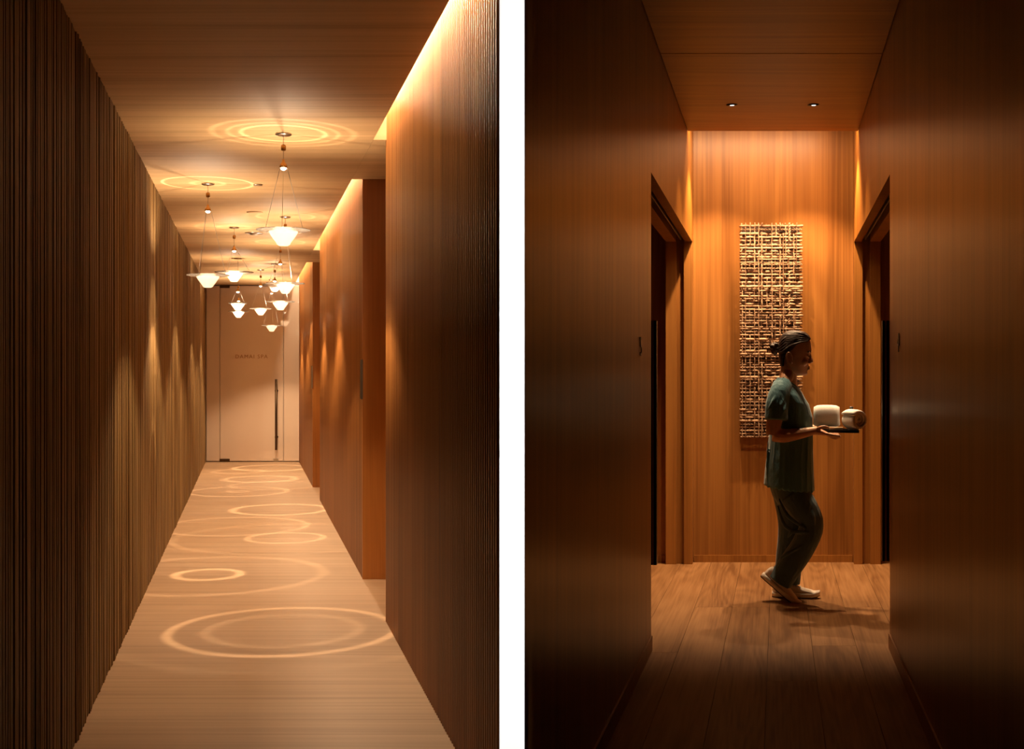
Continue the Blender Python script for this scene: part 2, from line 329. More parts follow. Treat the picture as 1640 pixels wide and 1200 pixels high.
for wq, yq in ((w2, A_R1), (w3, A_R2)):
    obj('end_panel', cbox(A, A_UR - .008, A_UR + .27, yq, yq + .019, 0, A_CEIL), M['amber'], wq)
    h = obj('pull_handle', box(-.008, .008, -.02, .0, 0, .25, bevel=.004), M['steel'], wq); h.location = A.P(A_UR - .012, yq + .01, A.z_at(640 if yq == A_R1 else 622, yq))
    tag(h, 'slim steel edge pull')
for y0, y1 in ((A_P1, A_R1), (A_P2, A_R2)):
    struct('wall_alcove', cbox(A, .98, 1.05, y0 - .02, y1 + .02, 0, A_CEIL), M['amber'])
# end: frosted glass door with two side lights
yg = A_END; sE = F / yg
def gx(px): return A.P(A.u_at(px, yg), yg, 0).x
def gz(py): return A.z_at(py, yg)
zt = A_CEIL - .012
M_ = M['doorglass']
struct('wall_end', box(gx(326), gx(500), yg + .08, yg + .2, -.02, A_CEIL + .2), M['white'])
struct('window_1', box(gx(330.5), gx(351.6), yg, yg + .012, .012, zt, bevel=.002), M_, 'fixed cream glass pane left of the glass door')
struct('window_2', box(gx(454.4), gx(482), yg, yg + .012, .012, zt, bevel=.002), M_, 'fixed cream glass pane right of the glass door')
dr = struct('door_1', box(gx(352.4), gx(453.6), yg, yg + .012, .012, zt, bevel=.002), M_, 'cream frosted glass door at the corridor end')
def text_mesh(name, body, size, ext, spacing=1.0):
    cu = bpy.data.curves.new(name, 'FONT'); cu.body = body; cu.size = size; cu.extrude = ext; cu.align_x = 'CENTER'; cu.align_y = 'CENTER'; cu.space_character = spacing; cu.resolution_u = 4
    to = bpy.data.objects.new(name, cu); C.objects.link(to); bpy.context.view_layer.update()
    me = bpy.data.meshes.new_from_object(to.evaluated_get(bpy.context.evaluated_depsgraph_get())); bpy.data.objects.remove(to); me.name = name; return me
t = link('lettering', text_mesh('lettering', 'DAMAI SPA', .085, .002, 1.25), M['gold'], dr); t.rotation_euler = (PI / 2, 0, 0)
sx = (gx(428.5) - gx(377)) / max(1e-3, t.dimensions.x); t.scale = (sx, sx, 1); t.location = (gx(402.7), yg - .003, gz(571.5)); tag(t, 'gold capital lettering on the glass')
h = obj('door_handle', tube([(gx(443.6), yg - .06, gz(720.5)), (gx(443.6), yg - .06, gz(607.5))], .0165, 12), M['bronze'], dr, True); tag(h, 'dark bronze bar handle')
for py in (626, 700): obj('standoff', tube([(gx(443.6), yg - .066, gz(py)), (gx(443.6), yg, gz(py))], .02, 10), M['bronze'], h, True)
for a_, b_, c_, d_ in ((352, 368, 456.5, 461.5), (352, 368, 735, 739.6), (438, 446, 734.5, 739.6)):
    obj('patch_fitting', box(gx(a_), gx(b_), yg - .012, yg + .02, gz(d_), gz(c_), bevel=.002), M['bronze'] if a_ < 400 else M['steel'], dr)

# ------------------------------------------------------------------ pendants with ring beams
def ring_light(name, loc, down, height, energy, base, rl, color, gain=1.0):
    d = bpy.data.lights.new(name, 'SPOT'); d.spot_size = math.radians(150); d.spot_blend = .6; d.shadow_soft_size = .006; d.energy = energy; d.color = color
    o = bpy.data.objects.new(name, d); C.objects.link(o); o.location = loc; o.rotation_euler = (0 if down else PI, 0, 0)
    d.use_nodes = True; n = d.node_tree.nodes; l = d.node_tree.links; em = n['Emission']
    g = n.new('ShaderNodeNewGeometry'); sp = n.new('ShaderNodeSeparateXYZ'); l.new(g.outputs['Incoming'], sp.inputs[0])
    def mth(op, a, b_=None):
        m = n.new('ShaderNodeMath'); m.operation = op
        for i, v in enumerate((a, b_)):
            if v is None: continue
            if isinstance(v, (int, float)): m.inputs[i].default_value = v
            else: l.new(v, m.inputs[i])
        return m.outputs[0]
    x2 = mth('MULTIPLY', sp.outputs['X'], sp.outputs['X']); y2 = mth('MULTIPLY', sp.outputs['Y'], sp.outputs['Y'])
    r = mth('DIVIDE', mth('SQRT', mth('ADD', x2, y2)), mth('MAXIMUM', mth('ABSOLUTE', sp.outputs['Z']), .02))   # radius of the beam per metre of throw
    rn = mth('MULTIPLY', r, height / 3.0)                                                                     # 0..1 = 0..3 m on floor or ceiling
    cr = n.new('ShaderNodeValToRGB'); cr.color_ramp.interpolation = 'EASE'; e = cr.color_ramp.elements
    st = {0.0: base(0.0)}
    for rad in [i * .25 for i in range(1, 13)]:
        if all(abs(rad - q[0]) > q[1] * 1.6 for q in rl): st[rad] = base(rad)
    for (r0, wd, amp) in rl:
        st[max(0, r0 - wd)] = base(r0 - wd); st[r0] = base(r0) + amp * gain; st[r0 + wd * .8] = base(r0 + wd)
    ks = sorted(st)
    mxv = max(st.values())
    e[0].position = ks[0] / 3; e[0].color = (*[st[ks[0]] / mxv] * 3, 1); e[1].position = 1; e[1].color = (*[st[ks[-1]] / mxv] * 3, 1)
    for k_ in ks[1:-1]: x = e.new(min(k_ / 3, .999)); x.color = (*[st[k_] / mxv] * 3, 1)
    l.new(rn, cr.inputs[0]); l.new(cr.outputs['Color'], em.inputs['Strength'])
    d.energy = energy * mxv; return o

LAMP = (1.0, .69, .42)
def pendant(px, py, yb, yg_, frosted, frings, crings, label, power=1.0, rim=.135):
    Y = F * 1.181 / (591 - py); s = F / Y; u = A.u_at(px, Y); base = A.P(u, Y, A_CEIL)
    t = empty('pendant_lamp', base); tag(t, label, 'lamp', 'glass pendant lamps in the slatted corridor')
    zb = -(yb - py) / s; zg = -(yg_ - py) / s
    obj('canopy', lathe([(0, 0), (.041, 0), (.041, -.006), (.036, -.010), (0, -.011)], 28), M['steel'], t, True)
    obj('cable', tube([(0, 0, -.008), (0, 0, zb + .03)], .0016, 6), M['cable'], t)
    obj('counterweight', lathe([(0, .016), (.010, .015), (.0125, .008), (.0125, -.008), (.010, -.015), (0, -.016)], 16, c=(0, 0, zb * .44)), M['brass'], t, True)
    hl = obj('lamp_holder', lathe([(0, .034), (.006, .033), (.009, .018), (.017, .008), (.020, -.004), (.019, -.009), (0, -.009)], 20, c=(0, 0, zb)), M['brass'], t, True)
    obj('bulb', ball((0, 0, zb - .011), (.015, .015, .011), 14), M['bulb'], hl, True)
    a0 = R.uniform(0, 2)
    for i in range(3):
        a = a0 + i * 2 * PI / 3; ca, sa = math.cos(a), math.sin(a)
        obj('suspension_rod', tube([(.019 * ca, .019 * sa, zb - .002), (rim * .83 * ca, rim * .83 * sa, zg + .001)], .0013, 5), M['steel'], t)
    obj('glass_brim', lathe([(.072, -.004), (.095, -.002), (rim - .006, .004), (rim, .006), (rim + .001, .004), (rim - .006, 0), (.095, -.006), (.072, -.008)], 40, c=(0, 0, zg), close=True), M['glass'], t, True)
    cone = [(.073, -.004), (.066, -.018), (.050, -.042), (.040, -.055), (.036, -.060), (.033, -.068), (.022, -.0745), (0, -.076)]
    inner = [(max(0, r - .003), z + .003) for r, z in cone[::-1]]
    if frosted < 2:
        obj('glass_cone', lathe(cone + inner[1:], 32, c=(0, 0, zg), close=True), M['frost'] if frosted else M['halffrost'], t, True)
    bl = bpy.data.lights.new('bulb_light', 'SPOT'); bl.spot_size = math.radians(85); bl.spot_blend = .5; bl.energy = 42 * power; bl.color = LAMP; bl.shadow_soft_size = .012
    bo = bpy.data.objects.new('bulb_light', bl); C.objects.link(bo); bo.location = base + Vector((0, 0, zb - .028))
    def dbase(r): return .40 if r < .3 else (.40 - .1 * (r - .3) / .6 if r < .8 else (.38 if r < 2.1 else max(.012, .38 - .5 * (r - 2.1))))
    def ubase(r): return .5 if r < .6 else max(.34, .5 - .2 * (r - .6))
    zl = base.z + zg - .085
    ring_light('ring_beam_down', base + Vector((0, 0, zg - .085)), True, zl, 118 * power, dbase, frings, LAMP, 1.35)
    ring_light('ring_beam_up', base + Vector((0, 0, zg + .015)), False, -zg - .015, 38 * power * (zg / -.45) ** 2, ubase, crings, (1.0, .74, .51), .7)
    return t
G = 'glass pendant lamp '
pendant(454, 214, 266, 370, 1, [(.38, .06, .3), (.565, .05, .9), (.86, .06, .12)], [(.21, .022, .8), (.275, .02, .5), (.355, .03, .4)], 'nearest and largest glass pendant lamp, white cone shade hanging right of centre')
pendant(333, 294, 336, 442, 0, [(.205, .06, 1.3), (.73, .07, .5)], [(.10, .03, .4), (.28, .014, 1.4)], 'second nearest glass pendant lamp, clear wide brim close to the dark left wall')
pendant(457, 347, 381, 455, 0, [(.295, .05, .9), (.85, .07, .4)], [(.22, .02, .6), (.31, .03, .3)], 'clear brimmed glass pendant lamp hanging behind and below the nearest one', rim=.15)
pendant(375, 364, 400, 437, 1, [(.60, .06, .8)], [(.13, .05, .3), (.31, .02, .7)], 'glass pendant lamp with short drop right beside the clear brim near the left wall', rim=.16)
pendant(449, 388, 421, 484, 1, [(.44, .07, 1.3)], [(.22, .02, .6)], 'white cone glass pendant lamp at the right, before the glass door pane joint')
pendant(381, 414, 466, 486, 1, [(.10, .06, .8), (.52, .06, 1.0)], [(.25, .02, .6)], 'upper of the two white cone pendant lamps stacked at the left of the glass door', rim=.10)
pendant(440, 423, 449, 456.5, 1, [(.48, .07, .8)], [(.25, .02, .5)], 'white cone pendant lamp with the shortest drop, half behind a clear brim')
pendant(417.5, 432, 457, 495, 1, [(.42, .09, 1.1)], [(.25, .02, .5)], 'white cone pendant lamp hanging in the middle of the glass door')
pendant(382, 443, 481, 499.5, 1, [(.32, .07, .8)], [(.25, .02, .5)], 'lower of the two white cone pendant lamps stacked at the left of the glass door')
pendant(435, 448, 468.5, 522, 0, [(.49, .08, 1.3)], [(.25, .02, .5)], 'farthest and lowest glass pendant lamp just above the gold lettering')
# small flush ceiling fittings
for (px, py, rad, lab, nm) in ((413, 295.5, .030, 'small flush ceiling disc beside the second pendant canopy', 'sprinkler_cover'), (408, 340, .060, 'round flush ceiling plate left of the third pendant canopy', 'ceiling_speaker'), (407, 373, .078, 'round smoke detector with ring on the pale ceiling', 'smoke_detector')):
    Y = F * 1.181 / (591 - py); o = obj(nm, lathe([(0, 0), (rad, 0), (rad, -.004), (rad * .93, -.008), (rad * .9, -.006), (rad * .5, -.006), (rad * .46, -.016), (0, -.017)] if nm == 'smoke_detector' else [(0, 0), (rad, 0), (rad, -.004), (rad * .9, -.007), (0, -.007)], 28), M['steel'] if nm != 'ceiling_speaker' else M['ceil_pale'], smooth=True)
    o.location = A.P(A.u_at(px, Y), Y, A_CEIL); tag(o, lab, {'sprinkler_cover': 'sprinkler', 'ceiling_speaker': 'speaker', 'smoke_detector': 'smoke detector'}[nm])

# ------------------------------------------------------------------ door corridor: shell
fl = struct('floor_right', cbox(B, -1.5, 1.5, 3.0, B_END + .1, -.08, -.012), M['groove'])
pw = .2215; pr = random.Random(11)
for i in range(-7, 7):
    u0 = -.048 + i * pw
    if u0 > 1.45 or u0 < -1.5: continue
    cuts = [3.0, 6.13 if i == 1 else (5.98 if i == -3 else pr.choice((4.6, 7.2, 8.1, 5.4))), B_END + .05]
    for a_, b_ in zip(cuts, cuts[1:]):
        obj('plank', cbox(B, u0 + .0009, u0 + pw - .0009, a_ + .001, b_ - .001, -.012, 0), M['plank'], fl)
ce = struct('ceiling_right', cbox(B, B_UL - .1, 1.5, 3.02, 6.47, B_CEIL + .012, B_CEIL + .08), M['groove'])
for a_, b_ in ((3.02, 4.45), (4.45, 6.465), (6.473, B_EDGE)): obj('ceiling_panel', cbox(B, B_UL + .004, B_UR - .004, a_, b_ - .004, B_CEIL, B_CEIL + .03), M['veneer_ceil'], ce)
obj('slot_lid', cbox(B, -1.5, 1.5, B_EDGE - .3, B_END + .1, B_CEIL + .3, B_CEIL + .34), M['veneer_ceil'], ce)
obj('slot_upstand', cbox(B, -1.5, 1.5, B_EDGE - .04, B_EDGE - .01, B_CEIL + .03, B_CEIL + .12), M['veneer_ceil'], ce)
we = struct('wall_back', cbox(B, -1.4, 1.3, B_END, B_END + .1, -.02, B_CEIL + .3), M['veneer_end'])
for u0, u1 in ((-1.4, B_UL - .02), (B_UL + .006, B_UR - .006), (B_UR + .02, 1.3)):
    struct('baseboard_back', cbox(B, u0, u1, B_END - .012, B_END + .01, 0, .052), M['frame'])
for sd, uw, yc, nm in ((-1, B_UL, B_CL, 'left'), (1, B_UR, B_CR, 'right')):
    t_ = .055
    def side(u0, u1, y0, y1, z0, z1): return cbox(B, min(uw + sd * u0, uw + sd * u1), max(uw + sd * u0, uw + sd * u1), y0, y1, z0, z1)
    ys = B_START if sd < 0 else 2.3
    ww = struct('wall_passage_' + nm, side(0, t_, ys, yc, .0, B_CEIL + .05), M['veneer'], 'dark teak panelled wall on the ' + nm + ' of the door corridor')
    struct('baseboard_' + nm, side(-.007, 0, ys + .05 * (sd < 0), yc, 0, .075), M['frame'])
    struct('wall_header_' + nm, side(0, t_, yc, B_END, B_HEAD, B_CEIL + .3), M['veneer'])
    struct('wall_pocket_' + nm, side(.17, .20, 3.9, yc - .02, 0, B_CEIL), M['groove'])
    struct('wall_room_' + nm, side(.62, .66, yc - 1.2, B_END, 0, B_HEAD + .4), M['veneer'])
    struct('ceiling_room_' + nm, side(.2, .66, yc - 1.2, B_END, B_HEAD + .25, B_HEAD + .3), M['groove'])
    # door frame: two posts with a track gap, header boards with a track
    d = empty('door_2' if sd < 0 else 'door_3', B.P(uw, B_JAMB, 0)); d['kind'] = 'structure'; d['label'] = 'teak frame of the sliding door on the ' + nm
    def part(name, bm, mat):
        o = obj(name, bm, mat); o.parent = d; o.matrix_parent_inverse = Matrix.Translation(-d.location); return o
    part('jamb_post', side(0, .062, B_JAMB, B_END - .001, 0, B_HEAD), M['frame'])
    part('jamb_recess', side(.062, .118, B_JAMB + .03, B_END - .001, 0, B_HEAD + .1), M['frame'])
    part('jamb_post', side(.118, .195, B_JAMB, B_END - .001, 0, B_HEAD), M['frame'])
    part('header_board', side(.118, .195, yc - .3, B_JAMB, B_HEAD, B_HEAD + .25), M['frame'])
    part('track_cover', side(.055, .118, yc - .3, B_JAMB, B_HEAD + .06, B_HEAD + .1), M['dark_in'])
    part('track_rail', side(.070, .078, yc - .3, B_JAMB - .12, B_HEAD - .002, B_HEAD + .06), M['steel'])
    lf = part('door_leaf', side(.066, .110, yc - 1.15, yc + .28, .012, B_HEAD + .02), M['veneer'])
    # long pull handle
    z0, z1 = B.z_at(903 if sd < 0 else 897, 6.25), B.z_at(514.5, 6.25)
    cu = uw + sd * .009 if sd < 0 else uw - .009
    hb = bmesh.new(); cbox(B, cu - .0185, cu - .004, 6.20, 6.245, z0, z1, hb); cbox(B, cu + .003, cu + .0185, 6.20, 6.245, z0, z1, hb)
    hd = part('pull_handle', hb, M['black']); hd['label'] = 'long black bar handle'
    part('handle_glint', cbox(B, cu - .004, cu + .003, 6.196, 6.24, z0, z1), M['glint'])  # strip painted gold where the bar's shiny edge catches light
    part('handle_standoff', side(.02, .07, 6.21, 6.235, 1.1, 1.13), M['black']); part('handle_standoff', side(.02, .07, 6.21, 6.235, z0 + .15, z0 + .18), M['black'])
# room numbers
def numeral(txt, px, py, sd, uw, label):
    Y = uw * F / (px - B.x0); me = text_mesh('door_number', txt, .125, .0015)
    for v in me.vertices: v.co.x *= 1.75
    o = link('door_number', me, M['black']); tag(o, label, 'sign')
    dirv = Vector((B.k, 1, B.m)).normalized() * (1 if sd < 0 else -1); up = Vector((0, 0, 1)); nrm = dirv.cross(up)
    o.matrix_world = Matrix.Translation(B.P(uw - sd * .004, Y, B.z_at(py, Y))) @ Matrix((dirv, up, nrm)).transposed().to_4x4()
numeral('5', 1025.5, 557, -1, B_UL, 'black metal number 5 beside the left door')
numeral('4', 1439.5, 551, 1, B_UR, 'black metal number 4 beside the right door')
# recessed downlights
for px, lab in ((1172, 'left recessed round ceiling downlight with black baffle'), (1302.5, 'right recessed round ceiling downlight with black baffle')):
    Y = F * 1.765 / (618 - 168); p = B.P(B.u_at(px, Y), Y, B_CEIL)
    t = empty('recessed_downlight', p); tag(t, lab, 'downlight', 'recessed downlights in the teak ceiling')
    obj('trim_ring', lathe([(.032, -.003), (.037, -.003), (.038, 0), (.032, .0)], 28, close=True), M['black'], t, True)
    obj('baffle', lathe([(.033, -.002), (.033, -.006), (.002, -.005), (.002, -.001), (.033, -.001)], 28, close=True), M['dark_in'], t, True)
    obj('lens', lathe([(0, -.0055), (.014, -.006), (.014, -.001), (0, -.001)], 20, c=(0, -.012, 0)), M['lens'], t, True)
    q = p + Vector((0, .003, -.012)); spot_light('downlight_beam', q, q + Vector((0, .05, -1)), 85, math.radians(78), .7, WARM2, .018)

# ------------------------------------------------------------------ woven cane wall panel
Yp = B_END - .056
def wx(px): return B.P(B.u_at(px, Yp), Yp, 0).x
def wz(py): return B.P(0, Yp, B.z_at(py, Yp)).z
wr = random.Random(21); x0, x1, z0, z1 = wx(1186), wx(1284.5), wz(701), wz(356.5)
wp = empty('woven_wall_panel', ((x0 + x1) / 2, B_END - .02, z0)); tag(wp, 'tall woven natural cane panel hung on the teak back wall', 'wall art')
def wpart(name, bm, mat, smooth=True):
    o = obj(name, bm, mat, smooth=smooth); o.parent = wp; o.matrix_parent_inverse = Matrix.Translation(-wp.location); return o
wpart('backing', box(x0 + .012, x1 - .012, Yp + .03, B_END - .001, z0 + .012, z1 - .012), M['groove'], False)
def rope(p0, p1, r, ax):
    """two-ply twisted cord"""
    bm = bmesh.new(); p0 = Vector(p0); p1 = Vector(p1); L = (p1 - p0).length; n = max(8, int(L / .006)); d = (p1 - p0).normalized(); a = Vector((0, 1, 0)); b_ = d.cross(a)
    for ph in (0, PI): tube([p0 + d * (L * i / n) + (a * math.cos(ph + i * .9) + b_ * math.sin(ph + i * .9)) * r * .6 for i in range(n + 1)], r * .62, 5, bm)
    return bm
vx = []; x = x0 + .012
while x < x1 - .008: vx.append(x); x += wr.uniform(.018, .042)
for i, x in enumerate(vx):
    kind = wr.random(); r = wr.choice((.0045, .0055, .0075)); z = z0
    while z < z1 - .02:                                       # broken runs, as in the weave
        L = wr.uniform(.12, .6); ze = min(z1 - .004, z + L); n = max(3, int((ze - z) / .022)); yo = wr.choice((-.018, -.012, .012))
        if kind < .25: bm = rope((x, Yp + yo + .008, z), (x, Yp + yo + .008, ze), r * 1.05, 2)
        else: bm = tube([(x + wr.uniform(-.0008, .0008), Yp + yo + .009 * math.sin(i * 2.1 + (z + (ze - z) * j / n) * 95), z + (ze - z) * j / n) for j in range(n + 1)], r, 6, None, wr.choice((.5, .8)))
        wpart('upright_cane', bm, M['cane']); z = ze + wr.uniform(.0, .05)
z = z0 + .006; j = 0
while z < z1 - .004:
    r = wr.choice((.005, .006, .007, .009)); kind = wr.random(); edge = z < z0 + .012 or z > z1 - .02
    xa = x0
    while xa < x1 - .02:
        xe = x1 if edge or wr.random() < .42 else min(x1, xa + wr.uniform(.10, .3))
        if x1 - xe < .05: xe = x1
        n = max(4, int((xe - xa) / .016)); yo = wr.choice((-.008, 0, .006))
        if kind < .22 or edge: bm = rope((xa, Yp - .004, z), (xe, Yp - .004, z), .0062, 0)
        else:
            bend = [(xa, Yp + .028, z)] if xa == x0 else []; bend2 = [(xe, Yp + .028, z)] if xe == x1 else []
            bm = tube(bend + [(xa + (xe - xa) * q / n, Yp + yo + .009 * math.sin(j * PI + q * 1.15), z + wr.uniform(-.0012, .0012)) for q in range(n + 1)] + bend2, r, 6, None, wr.choice((.45, .7)))
        wpart('cross_cane', bm, M['cane']); xa = xe + (.012 if xe < x1 else 1)
    z += r * 2 + wr.uniform(.003, .015); j += 1

# ------------------------------------------------------------------ person carrying a tray
YP = F / 261.0; PB = B.P(0, YP, 0)
ox = B.P(B.u_at(1262, YP), YP, 0).x
def fx(px): return (px - 1262) / 261.0
def fz(py): return (960 - py) / 261.0
def q3(px, py, y): return Vector((fx(px), y, fz(py)))
TURN = -math.atan((1262 - 820) / F)          # she walks square to the line of sight
pe = empty('person', (ox, YP, PB.z), (0, 0, TURN)); tag(pe, 'person in teal tunic and dark trousers walking right with a tray of towels', 'person')
def slices(rows, n=28, sq=1.0, fn=0.0):
    """rows: back(px,py), front(px,py), half width -> closed loft; fn narrows the front"""
    bm = bmesh.new(); rs = []
    for (bx, by, ax, ay, hw) in rows:
        b_ = q3(bx, by, 0); a = q3(ax, ay, 0); c = (a + b_) / 2; e = (a - b_) / 2; ring = []
        for i in range(n):
            t = 2 * PI * i / n; ct, st = math.cos(t), math.sin(t)
            ct2 = math.copysign(abs(ct) ** sq, ct); st2 = math.copysign(abs(st) ** sq, st)
            ring.append(c + e * ct2 + Vector((0, hw * st2 * (1 - fn * max(0, ct)), 0)))
        rs.append(ring)
    return rings(bm, rs)
def add(bm, other):
    me = bpy.data.meshes.new('tmp'); other.to_mesh(me); other.free(); bm.from_mesh(me); bpy.data.meshes.remove(me); return bm
# body: head, neck, trunk, arms with hands, legs as one skin
body = slices([(1262, 531, 1283, 532, .038), (1256, 535, 1291, 536, .058), (1252, 542, 1295.5, 543, .070), (1250.5, 550, 1297.6, 550, .075), (1250, 558, 1298.6, 557, .076),
               (1250.5, 564, 1298.4, 564, .075), (1251, 569, 1296, 569, .073), (1252, 574, 1295, 574, .072), (1253.5, 580, 1294.6, 580, .069), (1256, 586, 1294, 586, .065),
               (1260, 591, 1293, 591, .058), (1265, 595, 1292, 595.5, .050), (1271, 598.5, 1291.3, 599, .040), (1277, 601, 1289, 602, .025)], fn=.28)
add(body, tube(catmull([q3(1296.5, 567, 0), q3(1297.2, 573, 0), q3(1298.6, 578, 0)], 4), [.006, .0065, .007, .0075, .008, .009, .010, .0105, .0105], 10))   # nose
add(body, ball(q3(1298.3, 579.4, 0), (.0115, .011, .0095), 12))
for s_ in (-1, 1):
    add(body, ball(q3(1295.6, 581, s_ * .0115), (.010, .0075, .007), 10))
    add(body, ball(q3(1288, 580.5, s_ * .040), (.022, .022, .022), 12))          # cheek
    add(body, ball(q3(1294.5, 565.2, s_ * .026), (.012, .024, .007), 12))        # brow ridge
    add(body, ball(q3(1292, 570.3, s_ * .031), (.012, .016, .0095), 12))         # eyelid
    ear = ball(q3(1264.5, 573.5, s_ * .083), (.019, .010, .033), 14, None, Matrix.Rotation(-.2, 3, 'Y').to_quaternion()); add(body, ear)
    add(body, tube([q3(1264.5, 573.5, s_ * .093) + Vector((-.019 * math.cos(t_) - .006 * math.sin(t_), 0, .033 * math.sin(t_))) for t_ in [i * .5 - 2.1 for i in range(10)]], .0045, 6))
    add(body, ball(q3(1267, 581.8, s_ * .080), (.009, .006, .009), 10))
add(body, ball(q3(1293.8, 588.0, 0), (.009, .019, .0052), 12)); add(body, ball(q3(1293.0, 591.6, 0), (.009, .017, .0058), 12))
add(body, ball(q3(1288.8, 598, 0), (.014, .020, .013), 12))
add(body, tube([q3(1265, 580, 0), q3(1262.5, 597, 0), q3(1262, 608, 0), q3(1261, 622, 0)], [.052, .053, .056, .07], 20, None, .95))
for s_ in (-1, 1): add(body, tube([q3(1262, 601, s_ * .03), q3(1257, 610, s_ * .08), q3(1252, 621, s_ * .14)], [.04, .038, .04], 12))
add(body, slices([(1246, 616, 1280, 624, .10), (1243, 630, 1286, 640, .15), (1242, 650, 1290, 655, .145), (1242, 690, 1292, 690, .13), (1240, 730, 1293, 735, .14), (1239, 770, 1294, 775, .15), (1240, 795, 1290, 795, .14)], 24))
def limb(pts, rad, n=14): return tube(catmull(pts, 4), [rad[0] + 0] if False else interp(rad, 4), n)
def interp(r, m):
    out = []
    for a, b_ in zip(r, r[1:]): out += [a + (b_ - a) * i / m for i in range(m)]
    return out + [r[-1]]
HANDY = .135
for s_ in (-1, 1):
    add(body, limb([q3(1252, 622, s_ * .155), q3(1245, 652, s_ * .197), q3(1240, 680, s_ * .205), q3(1239, 694, s_ * .205)], [.050, .050, .045, .040]))
    add(body, limb([q3(1239, 694, s_ * .205), q3(1256, 695.5, s_ * .195), q3(1278, 692.5, s_ * .170), q3(1299, 688.5, s_ * (HANDY + .018)), q3(1306, 687.5, s_ * (HANDY + .012))], [.041, .042, .034, .025, .024]))
    # palm, tilted flat under the tray, four fingers and a thumb
    py_ = HANDY
    pal = bmesh.new(); rings(pal, [[q3(px, yc_ + 1.2 + hh * math.sin(2 * PI * i / 12), s_ * (py_ + yo + ww_ * math.cos(2 * PI * i / 12))) for i in range(12)]
          for (px, yc_, hh, ww_, yo) in ((1302, 688, 5.2, .024, .012), (1308, 688.3, 5.0, .032, .006), (1315, 689.5, 4.4, .038, 0), (1321, 691.5, 3.4, .039, -.002), (1323.5, 692.4, 2.4, .036, -.002))]); add(body, pal)
    for k_, (dy, L, dr_) in enumerate(((.030, 1.0, 0), (.010, 1.06, 1.2), (-.012, .98, 2.2), (-.032, .80, 3.2))):
        a0 = q3(1321, 692.6 + dr_ * .3, s_ * (py_ + dy * .95)); a1 = a0 + Vector((.034 * L, s_ * dy * .12, -.006 - dr_ * .003)); a2 = a1 + Vector((.025 * L, -s_ * .002, -.003 - dr_ * .002)); a3 = a2 + Vector((.019 * L, -s_ * .002, .001))
        add(body, tube(catmull([a0 - Vector((.012, 0, -.001)), a0, a1, a2, a3], 3), interp([.0085, .009, .0085, .0077, .0062], 3), 10))
    th = [q3(1306, 685.5, s_ * (py_ + .022)), q3(1312, 682.2, s_ * (py_ + .037)), q3(1318, 681.2, s_ * (py_ + .038)), q3(1324, 683.2, s_ * (py_ + .034))]
    add(body, tube(catmull(th, 3), interp([.013, .0115, .0098, .0075], 3), 10))
NH = (1268, 790); NK = (1297, 837); NA = (1243, 923)
add(body, limb([q3(*NH, -.085), q3(1284, 815, -.088), q3(*NK, -.085), q3(1275, 880, -.08), q3(*NA, -.075)], [.082, .072, .055, .05, .038]))
add(body, limb([q3(1262, 790, .085), q3(1266, 825, .085), q3(1266, 862, .08), q3(1258, 905, .075), q3(1254, 940, .075)], [.082, .072, .055, .05, .038]))
bo = remesh(obj('body', body, M['skin'], pe, True), .0034, 3); tag(bo, 'bare arms, neck and smiling face in profile')
# face details
for s_ in (-1, 1):
    obj('eye', ball(q3(1294.4, 571.8, s_ * .032), (.0065, .012, .0022), 10), M['eye'], pe, True)
    obj('eyebrow', tube(catmull([q3(1297.4, 565.2, s_ * .013), q3(1296.6, 563.4, s_ * .030), q3(1292.4, 564.4, s_ * .050)], 4), .0030, 6), M['hair'], pe, True)
obj('lips', add(ball(q3(1294.3, 588.4, 0), (.0095, .018, .0038), 12), ball(q3(1293.6, 591.2, 0), (.0092, .016, .0042), 12)), M['lip'], pe, True)
# hair with a low bun
hr = slices([(1266, 529.3, 1281, 530, .025), (1259, 531, 1289, 532.5, .050), (1252.5, 536, 1295, 537.5, .068), (1248.8, 543, 1297.8, 543.5, .079), (1247, 550, 1294, 548, .083), (1246.6, 557, 1287, 555, .084),
             (1246.8, 562, 1280, 560, .0835), (1247.2, 567, 1266, 565.5, .082), (1247.8, 573, 1258.5, 572, .079), (1248.6, 580, 1257, 579, .070), (1250, 587, 1256.5, 587, .055)], 36, fn=.18)
rb = random.Random(5)
for i in range(11):                                           # combed locks from forehead back over the ear
    s_ = -1 if i % 2 else 1; t_ = i / 10
    add(hr, tube(catmull([q3(1296 - 3 * t_, 541 + 7 * t_, s_ * (.02 + .035 * t_)), q3(1286 - 6 * t_, 534 + 17 * t_, s_ * (.048 + .034 * t_)), q3(1270 - 6 * t_, 532 + 26 * t_, s_ * (.05 + .035 * t_)), q3(1254 - 2 * t_, 543 + 24 * t_, s_ * (.048 + .03 * t_)), q3(1246.5, 556 + 8 * t_, s_ * .02)], 5), interp([.003, .005, .006, .006, .004], 5), 8))
ho = remesh(obj('hair', hr, M['hair'], pe, True), .0032, 2); tag(ho, 'dark brown hair combed back')
bn = bmesh.new()
for i in range(14):
    a = i * 2.4; add(bn, ball(q3(1241.5, 558, 0) + Vector((.017 * math.cos(a), rb.uniform(-.03, .03), .026 * math.sin(a))), rb.uniform(.010, .017), 10))
add(bn, ball(q3(1242.5, 558, 0), (.021, .034, .034), 14))
tag(remesh(obj('hair_bun', bn, M['hair'], pe, True), .003, 2), 'low twisted bun')
